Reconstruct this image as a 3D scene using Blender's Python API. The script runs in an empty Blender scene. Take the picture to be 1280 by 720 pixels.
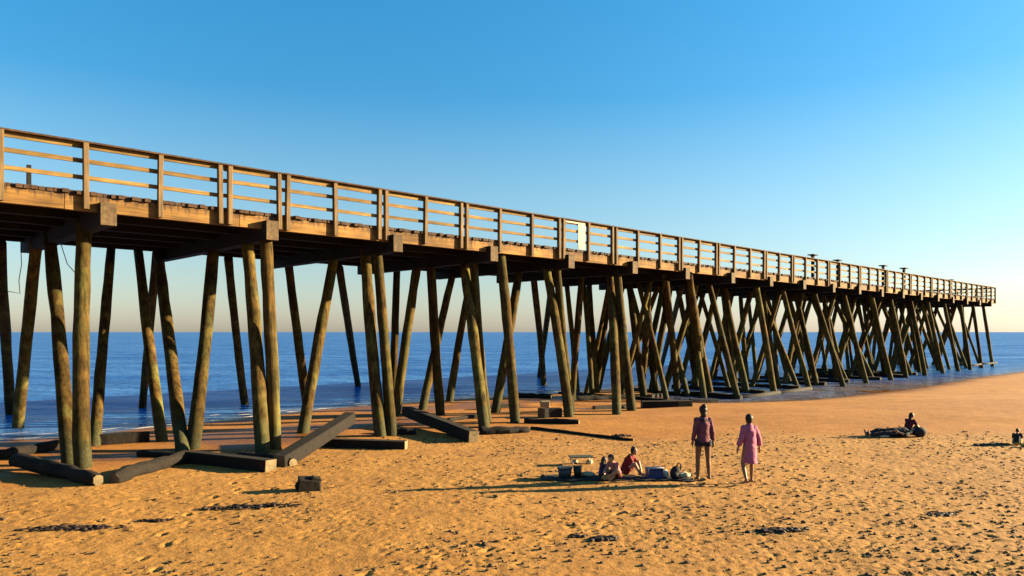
import bpy, bmesh, math, random
import numpy as np
from mathutils import Vector, Matrix, Quaternion, noise as mn

random.seed(7)
rng = np.random.default_rng(7)
scene = bpy.context.scene
C = scene.collection

# ------------------------------------------------------------------ camera
H = 3.42                  # eye height above the sea (m)
F = 920.0                 # focal length in 1280-px units
cam_d = bpy.data.cameras.new('camera')
cam_d.sensor_width = 36.0
cam_d.lens = 36.0 * F / 1280.0
cam_d.shift_y = 55.0 / 1280.0
cam_d.clip_start = 0.1
cam_d.clip_end = 60000.0
cam = bpy.data.objects.new('camera', cam_d)
cam.location = (0, 0, H)
cam.rotation_euler = (math.pi / 2, 0, 0)
C.objects.link(cam)
scene.camera = cam

def gp(x, y, z=0.1):
    """ground point (world) seen at photo pixel x, y, at height z"""
    Y = (H - z) * F / (y - 415.0)
    return Vector(((x - 640.0) / F * Y, Y, z))

# ------------------------------------------------------------------ light
SUN_AZ = math.radians(80.0)       # clockwise from +Y
SUN_EL = math.radians(14.0)
sun_dir = Vector((math.sin(SUN_AZ) * math.cos(SUN_EL), math.cos(SUN_AZ) * math.cos(SUN_EL), math.sin(SUN_EL)))
sd_ = bpy.data.lights.new('sun', 'SUN')
sd_.energy = 5.0
sd_.angle = math.radians(0.5)
sd_.color = (1.0, 0.77, 0.45)
so = bpy.data.objects.new('sun', sd_)
so.rotation_euler = sun_dir.to_track_quat('Z', 'Y').to_euler()
so.location = sun_dir * 60
C.objects.link(so)

world = bpy.data.worlds.new('World')
scene.world = world
world.use_nodes = True
wn = world.node_tree.nodes
wl = world.node_tree.links
for n in list(wn):
    wn.remove(n)
sky = wn.new('ShaderNodeTexSky')
sky.sky_type = 'NISHITA'
sky.sun_disc = False
sky.sun_elevation = SUN_EL
sky.sun_rotation = SUN_AZ
sky.altitude = 0
sky.air_density = 1.0
sky.dust_density = 0.6
sky.ozone_density = 3.0
hs = wn.new('ShaderNodeHueSaturation')
tcw = wn.new('ShaderNodeTexCoord'); sepw = wn.new('ShaderNodeSeparateXYZ')
wl.new(tcw.outputs['Generated'], sepw.inputs[0])
mrw = wn.new('ShaderNodeMapRange')           # the air washes colours out towards the horizon
mrw.inputs['From Min'].default_value = 0.0; mrw.inputs['From Max'].default_value = 0.30
mrw.inputs['To Min'].default_value = 0.62; mrw.inputs['To Max'].default_value = 1.30
wl.new(sepw.outputs['Z'], mrw.inputs['Value'])
wl.new(mrw.outputs[0], hs.inputs['Saturation'])
hs.inputs['Value'].default_value = 1.0
bg = wn.new('ShaderNodeBackground')
bg.inputs['Strength'].default_value = 0.05
wo = wn.new('ShaderNodeOutputWorld')
rpw = wn.new('ShaderNodeValToRGB')
els = rpw.color_ramp.elements
els.new(0.12)
for e_, (p_, c_) in zip(els, ((0.0, (.63, .585, .56)), (0.12, (.59, .67, .655)), (0.45, (.75, 1.0, .89)))):
    e_.position = p_; e_.color = (*c_, 1)
wl.new(sepw.outputs['Z'], rpw.inputs['Fac'])
mlw = wn.new('ShaderNodeMix'); mlw.data_type = 'RGBA'; mlw.blend_type = 'MULTIPLY'; mlw.inputs['Factor'].default_value = 1
wl.new(sky.outputs[0], hs.inputs['Color'])
wl.new(hs.outputs[0], mlw.inputs[6]); wl.new(rpw.outputs['Color'], mlw.inputs[7])
wl.new(mlw.outputs[2], bg.inputs['Color'])
wl.new(bg.outputs[0], wo.inputs['Surface'])

scene.view_settings.view_transform = 'Standard'
scene.view_settings.look = 'None'
scene.view_settings.gamma = 1
scene.view_settings.use_curve_mapping = False
scene.view_settings.exposure = 2.6

# ------------------------------------------------------------------ materials
class NT:
    def __init__(self, name):
        self.m = bpy.data.materials.new(name)
        self.m.use_nodes = True
        self.t = self.m.node_tree
        self.b = self.t.nodes['Principled BSDF']
        self.b.inputs['Specular IOR Level'].default_value = 0.25
    def n(self, typ, **kw):
        x = self.t.nodes.new(typ)
        for k, v in kw.items():
            setattr(x, k, v)
        return x
    def l(self, a, b):
        self.t.links.new(a, b)
    def coords(self, scale=(1, 1, 1), kind='Object'):
        tc = self.n('ShaderNodeTexCoord')
        mp = self.n('ShaderNodeMapping')
        mp.inputs['Scale'].default_value = scale
        self.l(tc.outputs[kind], mp.inputs['Vector'])
        return mp.outputs[0]
    def noise(self, vec, scale, detail=4, rough=0.55):
        x = self.n('ShaderNodeTexNoise')
        x.inputs['Scale'].default_value = scale
        x.inputs['Detail'].default_value = detail
        x.inputs['Roughness'].default_value = rough
        self.l(vec, x.inputs['Vector'])
        return x.outputs['Fac']
    def ramp(self, fac, stops):
        r = self.n('ShaderNodeValToRGB')
        e = r.color_ramp.elements
        while len(e) < len(stops):
            e.new(0.5)
        for el, (p, c) in zip(e, stops):
            el.position = p
            el.color = (c[0], c[1], c[2], 1) if isinstance(c, (tuple, list)) else (c, c, c, 1)
        self.l(fac, r.inputs['Fac'])
        return r.outputs['Color']
    def mix(self, fac, a, b, mode='MIX'):
        x = self.n('ShaderNodeMix', data_type='RGBA', blend_type=mode)
        for sock, v in ((x.inputs['Factor'], fac), (x.inputs[6], a), (x.inputs[7], b)):
            if isinstance(v, (int, float)):
                sock.default_value = v
            elif isinstance(v, (tuple, list)):
                sock.default_value = (v[0], v[1], v[2], 1)
            else:
                self.l(v, sock)
        return x.outputs[2]
    def bump(self, h, strength=0.4, dist=0.02, normal=None):
        b = self.n('ShaderNodeBump')
        b.inputs['Strength'].default_value = strength
        b.inputs['Distance'].default_value = dist
        self.l(h, b.inputs['Height'])
        if normal is not None:
            self.l(normal, b.inputs['Normal'])
        return b.outputs[0]

def mat_timber(name, dark, mid, light, scale, seed_amt=0.25, rough=0.85, green=0.0):
    q = NT(name)
    v = q.coords(scale)
    info = q.n('ShaderNodeObjectInfo')
    add = q.n('ShaderNodeVectorMath', operation='ADD')
    mul = q.n('ShaderNodeVectorMath', operation='SCALE')
    comb = q.n('ShaderNodeCombineXYZ')
    for k in range(3):
        q.l(info.outputs['Random'], comb.inputs[k])
    q.l(comb.outputs[0], mul.inputs[0])
    mul.inputs['Scale'].default_value = 37.0
    q.l(v, add.inputs[0]); q.l(mul.outputs[0], add.inputs[1])
    n1 = q.noise(add.outputs[0], 1.0, 6, 0.65)
    col = q.ramp(n1, [(0.28, dark), (0.5, mid), (0.72, light)])
    v2 = q.coords((1, 1, 1))
    n2 = q.noise(v2, 1.3, 3)
    tint = q.ramp(n2, [(0.35, 0.62), (0.65, 1.15)])
    col = q.mix(0.8, col, tint, 'MULTIPLY')
    if green > 0:
        n3 = q.noise(add.outputs[0], 0.35, 3)
        g = q.ramp(n3, [(0.45, 0.0), (0.65, green)])
        col = q.mix(g, col, (0.10, 0.105, 0.03))
    if name in ('weathered_rail_wood', 'fascia_wood'):
        st = q.ramp(q.noise(q.coords((1.1, 26, 26)), 1.0, 5, .7), [(0.40, 0.45), (0.52, 1.0)])
        col = q.mix(0.6, col, st, 'MULTIPLY')
    if name == 'fascia_wood':          # drips and rot running down from the deck edge
        dn_ = q.noise(q.coords((9, 9, 0.9)), 1.0, 5, .65)
        tcf = q.n('ShaderNodeTexCoord'); spf = q.n('ShaderNodeSeparateXYZ'); q.l(tcf.outputs['Object'], spf.inputs[0])
        ad_ = q.n('ShaderNodeMath', operation='MULTIPLY_ADD'); q.l(spf.outputs['Z'], ad_.inputs[0]); ad_.inputs[1].default_value = 0.95; q.l(dn_, ad_.inputs[2])
        col = q.mix(q.ramp(ad_.outputs[0], [(0.58, 0.0), (0.68, 0.85)]), col, (0.045, 0.024, 0.012))
    if green > 0:
        vc = q.coords((16, 16, .55))
        ck = q.ramp(q.noise(vc, 1.0, 5, 0.7), [(0.36, 0.22), (0.50, 1.0)])
        col = q.mix(0.85, col, ck, 'MULTIPLY')
        hb = q.ramp(q.noise(q.coords((1.5, 1.5, 2.4)), 1.2, 4), [(0.42, 0.6), (0.6, 1.12)])
        col = q.mix(0.8, col, hb, 'MULTIPLY')
        q.b.inputs['Specular IOR Level'].default_value = 0.1
        tcz = q.n('ShaderNodeTexCoord'); spz = q.n('ShaderNodeSeparateXYZ'); q.l(tcz.outputs['Object'], spz.inputs[0])
        nz = q.noise(q.coords((5, 5, 1.2)), 1.0, 4)
        zz = q.n('ShaderNodeMath', operation='MULTIPLY_ADD'); q.l(nz, zz.inputs[0]); zz.inputs[1].default_value = -1.6; q.l(spz.outputs['Z'], zz.inputs[2])
        tide = q.ramp(zz.outputs[0], [(0.0, 0.8), (0.55, 0.0)])
        col = q.mix(tide, col, (0.030, 0.032, 0.014))
        sp = q.n('ShaderNodeTexVoronoi'); sp.inputs['Scale'].default_value = 22; q.l(tcz.outputs['Object'], sp.inputs['Vector'])
        bar_ = q.ramp(sp.outputs['Distance'], [(0.14, 1.0), (0.26, 0.0)])
        bm_ = q.mix(1.0, bar_, tide, 'MULTIPLY')
        col = q.mix(bm_, col, (0.13, 0.115, 0.085))
    rnd = q.ramp(info.outputs['Random'], [(0.0, 1 - seed_amt), (1.0, 1 + seed_amt * 0.6)])
    col = q.mix(1.0, col, rnd, 'MULTIPLY')
    q.l(col, q.b.inputs['Base Color'])
    q.b.inputs['Roughness'].default_value = rough
    q.l(q.bump(n1, 0.7, 0.02), q.b.inputs['Normal'])
    return q.m

def mat_plain(name, col, rough=0.8, var=0.25, scale=14.0, bump=0.15):
    q = NT(name)
    v = q.coords((1, 1, 1))
    n1 = q.noise(v, scale, 4)
    r = q.ramp(n1, [(0.3, 1 - var), (0.7, 1 + var)])
    q.l(q.mix(1.0, tuple(col), r, 'MULTIPLY'), q.b.inputs['Base Color'])
    q.b.inputs['Roughness'].default_value = rough
    q.l(q.bump(n1, bump, 0.01), q.b.inputs['Normal'])
    return q.m

M = {}
# grain runs along local x for the deck timbers, along z for the piles
M['rail'] = mat_timber('weathered_rail_wood', (0.07941, 0.04794, 0.01434), (0.1533, 0.09132, 0.0255), (0.2269, 0.1426, 0.04383), (0.7, 14, 14))
M['post'] = mat_timber('weathered_post_wood', (0.0525, 0.03528, 0.01771), (0.105, 0.06664, 0.02898), (0.168, 0.1078, 0.04427), (14, 14, 0.8))
M['fascia'] = mat_timber('fascia_wood', (0.08643, 0.04284, 0.01123), (0.1556, 0.08033, 0.01947), (0.2074, 0.1125, 0.02995), (0.5, 9, 9))
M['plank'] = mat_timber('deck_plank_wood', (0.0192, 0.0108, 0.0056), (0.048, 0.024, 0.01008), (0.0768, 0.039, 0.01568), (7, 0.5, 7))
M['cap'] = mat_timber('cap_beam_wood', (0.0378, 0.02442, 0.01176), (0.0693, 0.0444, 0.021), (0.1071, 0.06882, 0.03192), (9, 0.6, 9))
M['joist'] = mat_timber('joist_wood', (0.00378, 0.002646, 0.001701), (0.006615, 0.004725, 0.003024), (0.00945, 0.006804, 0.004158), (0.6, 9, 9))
M['pile'] = mat_timber('pile_wood', (0.01163, 0.007116, 0.002509), (0.06136, 0.03613, 0.008782), (0.1098, 0.0657, 0.01568), (7, 7, 0.45), 0.35, 0.9, 0.5)
M['log'] = mat_timber('wet_log_wood', (0.003276, 0.002162, 0.001198), (0.007956, 0.005111, 0.002546), (0.01404, 0.008849, 0.004193), (9, 9, 9), 0.25, 0.9)
M['logend'] = mat_timber('log_end_wood', (0.07, 0.049, 0.0245), (0.126, 0.091, 0.0455), (0.168, 0.126, 0.063), (9, 9, 9))
M['pale'] = mat_plain('pale_board_paint', (0.19, 0.155, 0.095), 0.6, 0.08, 6)
M['weed'] = mat_plain('seaweed', (0.021, 0.012, 0.0072), 0.7, 0.5, 20, 0.4)
M['litter'] = mat_plain('shell_and_weed_bits', (0.072, 0.045, 0.021), 0.8, 0.6, 0.9, 0.1)
M['rock'] = mat_plain('grey_rock', (0.042, 0.036, 0.03), 0.9, 0.4, 8, 0.8)
M['skin_a'] = mat_plain('skin_tan', (0.18, 0.093, 0.051), 0.55, 0.1, 10, 0.02)
M['skin_b'] = mat_plain('skin_brown', (0.12, 0.06, 0.033), 0.55, 0.1, 10, 0.02)
M['skin_c'] = mat_plain('skin_light', (0.252, 0.144, 0.09), 0.55, 0.1, 10, 0.02)
M['hair'] = mat_plain('dark_hair', (0.0084, 0.006, 0.0048), 0.55, 0.4, 60, 0.5)
M['brown_hair'] = mat_plain('brown_hair', (0.045, 0.027, 0.0168), 0.6, 0.4, 60, 0.5)
M['plum'] = mat_plain('plum_cloth', (0.095, 0.028, 0.042), 0.85, 0.25, 9, 0.3)
M['navy'] = mat_plain('navy_cloth', (0.0084, 0.0084, 0.021), 0.8, 0.2, 9, 0.3)
M['magenta'] = mat_plain('magenta_cloth', (0.25, 0.07, 0.125), 0.85, 0.2, 8, 0.3)
M['pink'] = mat_plain('pink_cloth', (0.252, 0.096, 0.09), 0.85, 0.2, 9, 0.3)
M['red'] = mat_plain('red_cloth', (0.12, 0.0084, 0.0084), 0.85, 0.2, 9, 0.3)
M['purple'] = mat_plain('purple_cloth', (0.03, 0.018, 0.042), 0.85, 0.2, 9, 0.3)
M['charcoal'] = mat_plain('charcoal_cloth', (0.0108, 0.0102, 0.0132), 0.85, 0.3, 9, 0.3)
M['maroon'] = mat_plain('maroon_cloth', (0.06, 0.0084, 0.0108), 0.85, 0.2, 9, 0.3)
M['cream'] = mat_plain('cream_cloth', (0.3, 0.252, 0.162), 0.85, 0.15, 9, 0.3)
M['yellow'] = mat_plain('yellow_cloth', (0.27, 0.192, 0.042), 0.85, 0.15, 9, 0.3)
M['mat'] = mat_plain('dark_blanket', (0.021, 0.0168, 0.0168), 0.9, 0.3, 12, 0.4)
M['cooler'] = mat_plain('blue_plastic', (0.012, 0.03, 0.096), 0.45, 0.08, 6, 0.02)
M['tote'] = mat_plain('slate_plastic', (0.027, 0.036, 0.045), 0.5, 0.1, 6, 0.02)
M['green'] = mat_plain('dark_green_plastic', (0.009, 0.0168, 0.0096), 0.5, 0.1, 6, 0.02)
M['board'] = mat_plain('grey_green_foam', (0.042, 0.051, 0.042), 0.55, 0.1, 6, 0.02)
M['white'] = mat_plain('white_plastic', (0.372, 0.348, 0.3), 0.45, 0.05, 6, 0.02)
M['steel'] = mat_plain('dark_bolt_steel', (0.012, 0.0108, 0.0096), 0.6, 0.2, 20, 0.1)
M['line'] = mat_plain('dark_line', (0.012, 0.0108, 0.0096), 0.8, 0.1, 6, 0.02)
M['iris'] = mat_plain('dark_eye', (0.006, 0.0048, 0.0036), 0.3, 0.05, 6, 0.0)

# ------------------------------------------------------------------ mesh helpers
class MB:
    def __init__(self):
        self.v = []; self.f = []; self.mi = []; self.sm = []
    def add(self, vs, fs, mi=0, smooth=False):
        o = len(self.v)
        self.v += [tuple(p) for p in vs]
        for k in fs:
            self.f.append([i + o for i in k]); self.mi.append(mi); self.sm.append(smooth)
    def box(self, c, d, rot=None, mi=0, j=0.0):
        vs = []
        for sx in (-1, 1):
            for sy in (-1, 1):
                for sz in (-1, 1):
                    p = Vector((sx * d[0] / 2, sy * d[1] / 2, sz * d[2] / 2))
                    if j:
                        p += Vector((random.uniform(-j, j), random.uniform(-j, j), random.uniform(-j, j)))
                    if rot is not None:
                        p = rot @ p
                    vs.append(p + Vector(c))
        self.add(vs, [(0, 1, 3, 2), (4, 6, 7, 5), (0, 4, 5, 1), (2, 3, 7, 6), (0, 2, 6, 4), (1, 5, 7, 3)], mi)
    def tube(self, pts, rad, seg=10, wob=0.0, endmi=0, mi=0, smooth=True, freq=2.5):
        pts = [Vector(p) for p in pts]
        n = len(pts)
        if not isinstance(rad, (list, tuple)):
            rad = [rad] * n
        t0 = (pts[-1] - pts[0]).normalized()
        a = t0.orthogonal().normalized()
        o = len(self.v); vs = []
        off = random.uniform(0, 100)
        for i, p in enumerate(pts):
            t = (pts[min(i + 1, n - 1)] - pts[max(i - 1, 0)]).normalized()
            u = (a - t * a.dot(t)).normalized(); w = t.cross(u)
            for k in range(seg):
                an = 2 * math.pi * k / seg
                dv = u * math.cos(an) + w * math.sin(an)
                r = rad[i]
                if wob:
                    r *= 1 + wob * mn.noise((p + dv * r) * freq + Vector((off, 0, 0)))
                vs.append(p + dv * r)
        fs = []
        for i in range(n - 1):
            for k in range(seg):
                k2 = (k + 1) % seg
                fs.append((i * seg + k, i * seg + k2, (i + 1) * seg + k2, (i + 1) * seg + k))
        self.add(vs, fs, mi, smooth)
        for i, rev in ((0, True), (n - 1, False)):
            ring = [o + i * seg + k for k in range(seg)]
            if rev:
                ring.reverse()
            self.f.append(ring); self.mi.append(endmi); self.sm.append(False)
    def ball(self, c, r, rot=None, seg=12, rings=8, mi=0):
        c = Vector(c); vs = [None]; fs = []
        vs = []
        for i in range(1, rings):
            th = math.pi * i / rings
            for k in range(seg):
                ph = 2 * math.pi * k / seg
                p = Vector((r[0] * math.sin(th) * math.cos(ph), r[1] * math.sin(th) * math.sin(ph), r[2] * math.cos(th)))
                vs.append(c + (rot @ p if rot is not None else p))
        top = Vector((0, 0, r[2])); 
        vs.append(c + (rot @ top if rot is not None else top)); vs.append(c - (rot @ top if rot is not None else top))
        T = len(vs) - 2; B = len(vs) - 1
        for i in range(rings - 2):
            for k in range(seg):
                k2 = (k + 1) % seg
                fs.append((i * seg + k, (i + 1) * seg + k, (i + 1) * seg + k2, i * seg + k2))
        for k in range(seg):
            k2 = (k + 1) % seg
            fs.append((T, k, k2)); fs.append((B, (rings - 2) * seg + k2, (rings - 2) * seg + k))
        self.add(vs, fs, mi, True)
    def capsule(self, p0, p1, r0, r1=None, seg=12):
        r1 = r0 if r1 is None else r1
        p0 = Vector(p0); p1 = Vector(p1)
        t = (p1 - p0)
        L = t.length
        if L < 1e-5:
            self.ball(p0, (r0, r0, r0)); return
        t.normalize()
        pts = []; rs = []
        for k in (0.08, 0.4, 0.75):
            an = math.pi / 2 * k
            pts.append(p0 - t * r0 * math.cos(an)); rs.append(r0 * math.sin(an))
        for k in (0, 0.33, 0.66, 1):
            pts.append(p0 + t * L * k); rs.append(r0 + (r1 - r0) * k)
        for k in (0.75, 0.4, 0.08):
            an = math.pi / 2 * k
            pts.append(p1 + t * r1 * math.cos(an)); rs.append(r1 * math.sin(an))
        self.tube(pts, rs, seg)
    def mesh(self, name, mats):
        me = bpy.data.meshes.new(name)
        me.from_pydata(self.v, [], self.f)
        if not isinstance(mats, (list, tuple)):
            mats = [mats]
        for m in mats:
            me.materials.append(m)
        me.polygons.foreach_set('material_index', self.mi)
        me.polygons.foreach_set('use_smooth', self.sm)
        me.update()
        return me
    def build(self, name, mats, parent=None, loc=None, bevel=0.0, origin=None):
        if origin is not None:
            og = Vector(origin)
            self.v = [tuple(Vector(p) - og) for p in self.v]
            loc = og
        o = bpy.data.objects.new(name, self.mesh(name, mats))
        C.objects.link(o)
        if parent is not None:
            o.parent = parent
        if loc is not None:
            o.location = loc
        if bevel:
            b = o.modifiers.new('bevel', 'BEVEL'); b.width = bevel; b.segments = 2; b.limit_method = 'ANGLE'
        return o

def remesh(ob, voxel, smooth_it=2, tris=None):
    """fuse all shells of a mesh into one continuous surface"""
    r = ob.modifiers.new('r', 'REMESH'); r.mode = 'VOXEL'; r.voxel_size = voxel; r.use_smooth_shade = True
    if smooth_it:
        s = ob.modifiers.new('s', 'SMOOTH'); s.factor = 0.5; s.iterations = smooth_it
    par = ob.parent
    ob.parent = None
    C.objects.unlink(ob)
    tmp = bpy.data.scenes.new('workbench')      # evaluated alone, so that the rest is not recomputed
    tmp.collection.objects.link(ob)
    tmp.view_layers[0].update()
    dg = tmp.view_layers[0].depsgraph
    me = bpy.data.meshes.new_from_object(ob.evaluated_get(dg))
    me.name = ob.name
    tmp.collection.objects.unlink(ob)
    bpy.data.scenes.remove(tmp)
    C.objects.link(ob)
    ob.parent = par
    ob.modifiers.clear()
    old = ob.data
    ob.data = me
    bpy.data.meshes.remove(old)
    return ob

def tag(o, label=None, cat=None, group=None, kind=None):
    if label: o['label'] = label
    if cat: o['category'] = cat
    if group: o['group'] = group
    if kind: o['kind'] = kind
    return o

def empty(name, loc, label, cat, group=None, rz=0.0):
    o = bpy.data.objects.new(name, None)
    o.empty_display_size = 0.2
    o.location = loc
    o.rotation_euler = (0, 0, rz)
    C.objects.link(o)
    return tag(o, label, cat, group)

# ------------------------------------------------------------------ sand heightfield
PX0, PY0 = -9.81, 17.7                    # pier frame origin: front face at the first bent
DX, DY = 0.7190, 0.6950
NX, NY = -DY, DX
BENT = 4.18
def pier_w(s, t, z=0.0):
    return Vector((PX0 + s * DX + t * NX, PY0 + s * DY + t * NY, z))

shore_px = [(0, 552), (60, 547), (112, 543), (200, 533), (270, 526), (370, 515), (480, 505), (560, 499), (640, 495), (720, 490), (800, 482)]
shore = [(-95, -30), (-40, 8)] + [tuple(gp(x, y, 0.0)[:2]) for x, y in shore_px]
front_px = [(826, 492), (836, 502), (880, 504), (940, 503), (1000, 501), (1045, 497), (1089, 492), (1155, 484), (1200, 475.5), (1240, 469), (1280, 464)]
shore += [tuple(gp(x, y, 0.0)[:2]) for x, y in front_px] + [(75, 95), (130, 150)]
SH = np.array(shore)

def signed_dist(X, Y):
    """positive on the sand, negative in the water"""
    best = np.full(X.shape, 1e9)
    for a, b in zip(SH[:-1], SH[1:]):
        dx, dy = b - a
        L2 = dx * dx + dy * dy
        t = np.clip(((X - a[0]) * dx + (Y - a[1]) * dy) / L2, 0, 1)
        d = np.hypot(X - (a[0] + t * dx), Y - (a[1] + t * dy))
        best = np.minimum(best, d)
    # inside test: polygon closed far behind the camera
    poly = np.vstack([SH, [[130, -60], [-95, -60]]])
    inside = np.zeros(X.shape, bool)
    for a, b in zip(poly, np.roll(poly, -1, axis=0)):
        cond = ((a[1] > Y) != (b[1] > Y))
        with np.errstate(divide='ignore', invalid='ignore'):
            xi = (b[0] - a[0]) * (Y - a[1]) / (b[1] - a[1]) + a[0]
        inside ^= cond & (X < xi)
    return np.where(inside, best, -best)

def vnoise(X, Y, scale, seed):
    """smooth value noise in numpy"""
    r = np.random.default_rng(seed)
    G = r.random((256, 256))
    x = X / scale + 1000.37; y = Y / scale + 1000.71
    xi = np.floor(x).astype(int); yi = np.floor(y).astype(int)
    fx = x - xi; fy = y - yi
    fx = fx * fx * (3 - 2 * fx); fy = fy * fy * (3 - 2 * fy)
    g = lambda i, k: G[i % 256, k % 256]
    return (g(xi, yi) * (1 - fx) * (1 - fy) + g(xi + 1, yi) * fx * (1 - fy) + g(xi, yi + 1) * (1 - fx) * fy + g(xi + 1, yi + 1) * fx * fy) - 0.5

def rough_mask(X, Y):
    """1 where the beach is trampled, 0 where it is smooth"""
    yp = 415 + (H - 0.1) * F / np.maximum(Y, 1.0)
    edge = 541 + 16 * vnoise(X, Y, 3.0, 5) + np.clip((560 - (640 + X / np.maximum(Y, 1) * F)) * 0.11, 0, 60)
    return np.clip((yp - edge) / 14.0, 0, 1)

def sand_base(X, Y):
    sd = signed_dist(X, Y)
    land = 0.05 * (1 - np.exp(-np.maximum(sd, 0) / 0.6)) + 0.06 * np.clip((sd - 3) / 6, 0, 1)
    z = np.where(sd > 0, land, np.maximum(-0.22 * np.maximum(-sd, 0) ** 0.8, -2.2))
    # shallow bar in front of and below the middle of the pier
    ua = (X - 20) * DX + (Y - 45) * DY; va = (X - 20) * NX + (Y - 45) * NY
    bar = np.exp(-(ua / 17.0) ** 2 - (va / 7.0) ** 2)
    z = np.where(sd < 0, z * (1 - 0.93 * bar) + bar * (0.10 * vnoise(X * 0.5 + Y * .3, Y * 1.3, 1.3, 3) + 0.05 * vnoise(X, Y, .5, 6) + 0.012), z)
    onland = np.clip(sd / 2.0, 0, 1)
    z += onland * 0.035 * vnoise(X * .3, Y, .9, 41) * np.clip((Y - 17) / 6, 0, 1)
    z += onland * (0.07 * vnoise(X, Y, 5.0, 1) + 0.035 * vnoise(X, Y, 1.7, 2) + 0.03)
    # smooth sand bank on the right
    z += onland * 0.28 * np.exp(-(((X - 24) / 11.0) ** 2 + ((Y - 31) / 6.0) ** 2))
    z += onland * 0.10 * np.exp(-(((X - 12) / 7.0) ** 2 + ((Y - 27) / 3.0) ** 2))
    # puddle below the pier, dip of the first pile
    for (px, py, r, dep) in ((731, 511, 0.55, 0.16), (700, 508, 0.4, 0.10), (300, 533, 0.9, 0.09)):
        g = gp(px, py, 0.02)
        z -= dep * np.exp(-((X - g.x) ** 2 / (2.2 * r) ** 2 + (Y - g.y) ** 2 / r ** 2))
    z += 0.06 * np.clip(7.5 - Y, 0, 30) * onland
    return z, sd

def gz(x, y):
    z, _ = sand_base(np.array([[float(x)]]), np.array([[float(y)]]))
    return float(z[0, 0])

def onsand(px, py):
    p = gp(px, py, 0.1)
    for _ in range(4):
        p = gp(px, py, gz(p.x, p.y))
    return p

def graded(a0, a1, fine0, fine1, step, grow):
    up = [fine1]; s = step
    while up[-1] < a1:
        s *= grow; up.append(up[-1] + s)
    dn = [fine0]; s = step
    while dn[-1] > a0:
        s *= grow; dn.append(dn[-1] - s)
    mid = np.arange(fine0, fine1, step)[1:]
    return np.array(sorted(dn) + list(mid) + up)

xs = graded(-90, 130, -10.0, 13.0, 0.048, 1.028)
ys = graded(-30, 150, 9.0, 19.5, 0.042, 1.014)
GX, GY = np.meshgrid(xs, ys)
Z, SD = sand_base(GX, GY)
RM = rough_mask(GX, GY)
# footprints and kicked-up hollows
def stamp(cx, cy, rx, ry, ang, dep, rim):
    R = max(rx, ry) * 2.0
    i0, i1 = np.searchsorted(xs, [cx - R, cx + R]); j0, j1 = np.searchsorted(ys, [cy - R, cy + R])
    if i1 - i0 < 2 or j1 - j0 < 2:
        return
    x = GX[j0:j1, i0:i1] - cx; y = GY[j0:j1, i0:i1] - cy
    c, s = math.cos(ang), math.sin(ang)
    u = (x * c + y * s) / rx; v = (-x * s + y * c) / ry
    r2 = u * u + v * v
    Z[j0:j1, i0:i1] += -dep * np.exp(-r2 * 1.6) + rim * np.exp(-(np.sqrt(r2) - 1.35) ** 2 * 5.0)
cnt = 0
while cnt < 13000:
    Y = 8.5 + 17.0 * random.random() ** 1.15
    X = random.uniform(-0.85 * Y - 1, 0.85 * Y + 1)
    m = float(rough_mask(np.array(X), np.array(Y)))
    clump = 0.5 + vnoise(np.array(X), np.array(Y), 2.4, 12) * 1.6 + 0.75 * X / Y
    if random.random() > m * max(0.12, float(clump)):
        continue
    cnt += 1
    a = random.uniform(0, math.pi)
    sc = random.uniform(0.5, 1.0)
    stamp(X, Y, 0.084 * sc, 0.052 * sc, a, random.uniform(0.004, 0.026) * sc, random.uniform(0.002, 0.009) * sc)
def trail(p0, p1):
    n_ = int(math.hypot(p1[0] - p0[0], p1[1] - p0[1]) / .62)
    a = math.atan2(p1[1] - p0[1], p1[0] - p0[0])
    for k in range(n_):
        f = k / n_; w = .11 * (1 if k % 2 else -1); bend = .35 * math.sin(f * 5)
        stamp(p0[0] + (p1[0] - p0[0]) * f - math.sin(a) * (w + bend), p0[1] + (p1[1] - p0[1]) * f + math.cos(a) * (w + bend), .135, .062, a + random.uniform(-.15, .15), random.uniform(.03, .05), .012)
for a_, b_ in (((4.3, 16.4), (-2.5, 8.6)), ((5.3, 16.2), (9.5, 8.6)), ((-9, 13.5), (2.4, 17.2)), ((11, 12), (14.5, 24)), ((-4.5, 9), (-6.5, 17)), ((6.5, 17), (13, 25.5))):
    trail(a_, b_)
fineamp = RM * 0.8 + 0.2
Z += np.where(SD > 0.5, 1, 0) * fineamp * (0.013 * vnoise(GX, GY, 0.6, 21) + 0.008 * vnoise(GX, GY, 0.15, 22) + 0.008 * vnoise(GX, GY, 0.08, 23))
nx, ny = len(xs), len(ys)
co = np.stack([GX, GY, Z], -1).reshape(-1, 3)
idx = np.arange(nx * ny).reshape(ny, nx)
quads = np.stack([idx[:-1, :-1], idx[:-1, 1:], idx[1:, 1:], idx[1:, :-1]], -1).reshape(-1, 4)
me = bpy.data.meshes.new('sand')
me.vertices.add(nx * ny); me.vertices.foreach_set('co', co.ravel())
me.loops.add(quads.size); me.loops.foreach_set('vertex_index', quads.ravel().astype(np.int32))
me.polygons.add(len(quads)); me.polygons.foreach_set('loop_start', np.arange(0, quads.size, 4, dtype=np.int32))
me.polygons.foreach_set('loop_total', np.full(len(quads), 4, np.int32))
me.polygons.foreach_set('use_smooth', np.ones(len(quads), bool))
me.update(calc_edges=True); me.validate()
def attr(name, arr):
    a = me.attributes.new(name, 'FLOAT', 'POINT'); a.data.foreach_set('value', arr.astype(np.float32).ravel())
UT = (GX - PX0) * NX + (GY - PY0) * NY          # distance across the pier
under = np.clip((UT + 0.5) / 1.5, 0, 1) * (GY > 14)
damp = np.clip((vnoise(GX * .6, GY * 1.3, 1.9, 55) + 0.12) * 4, 0, 0.75) * under
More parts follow.
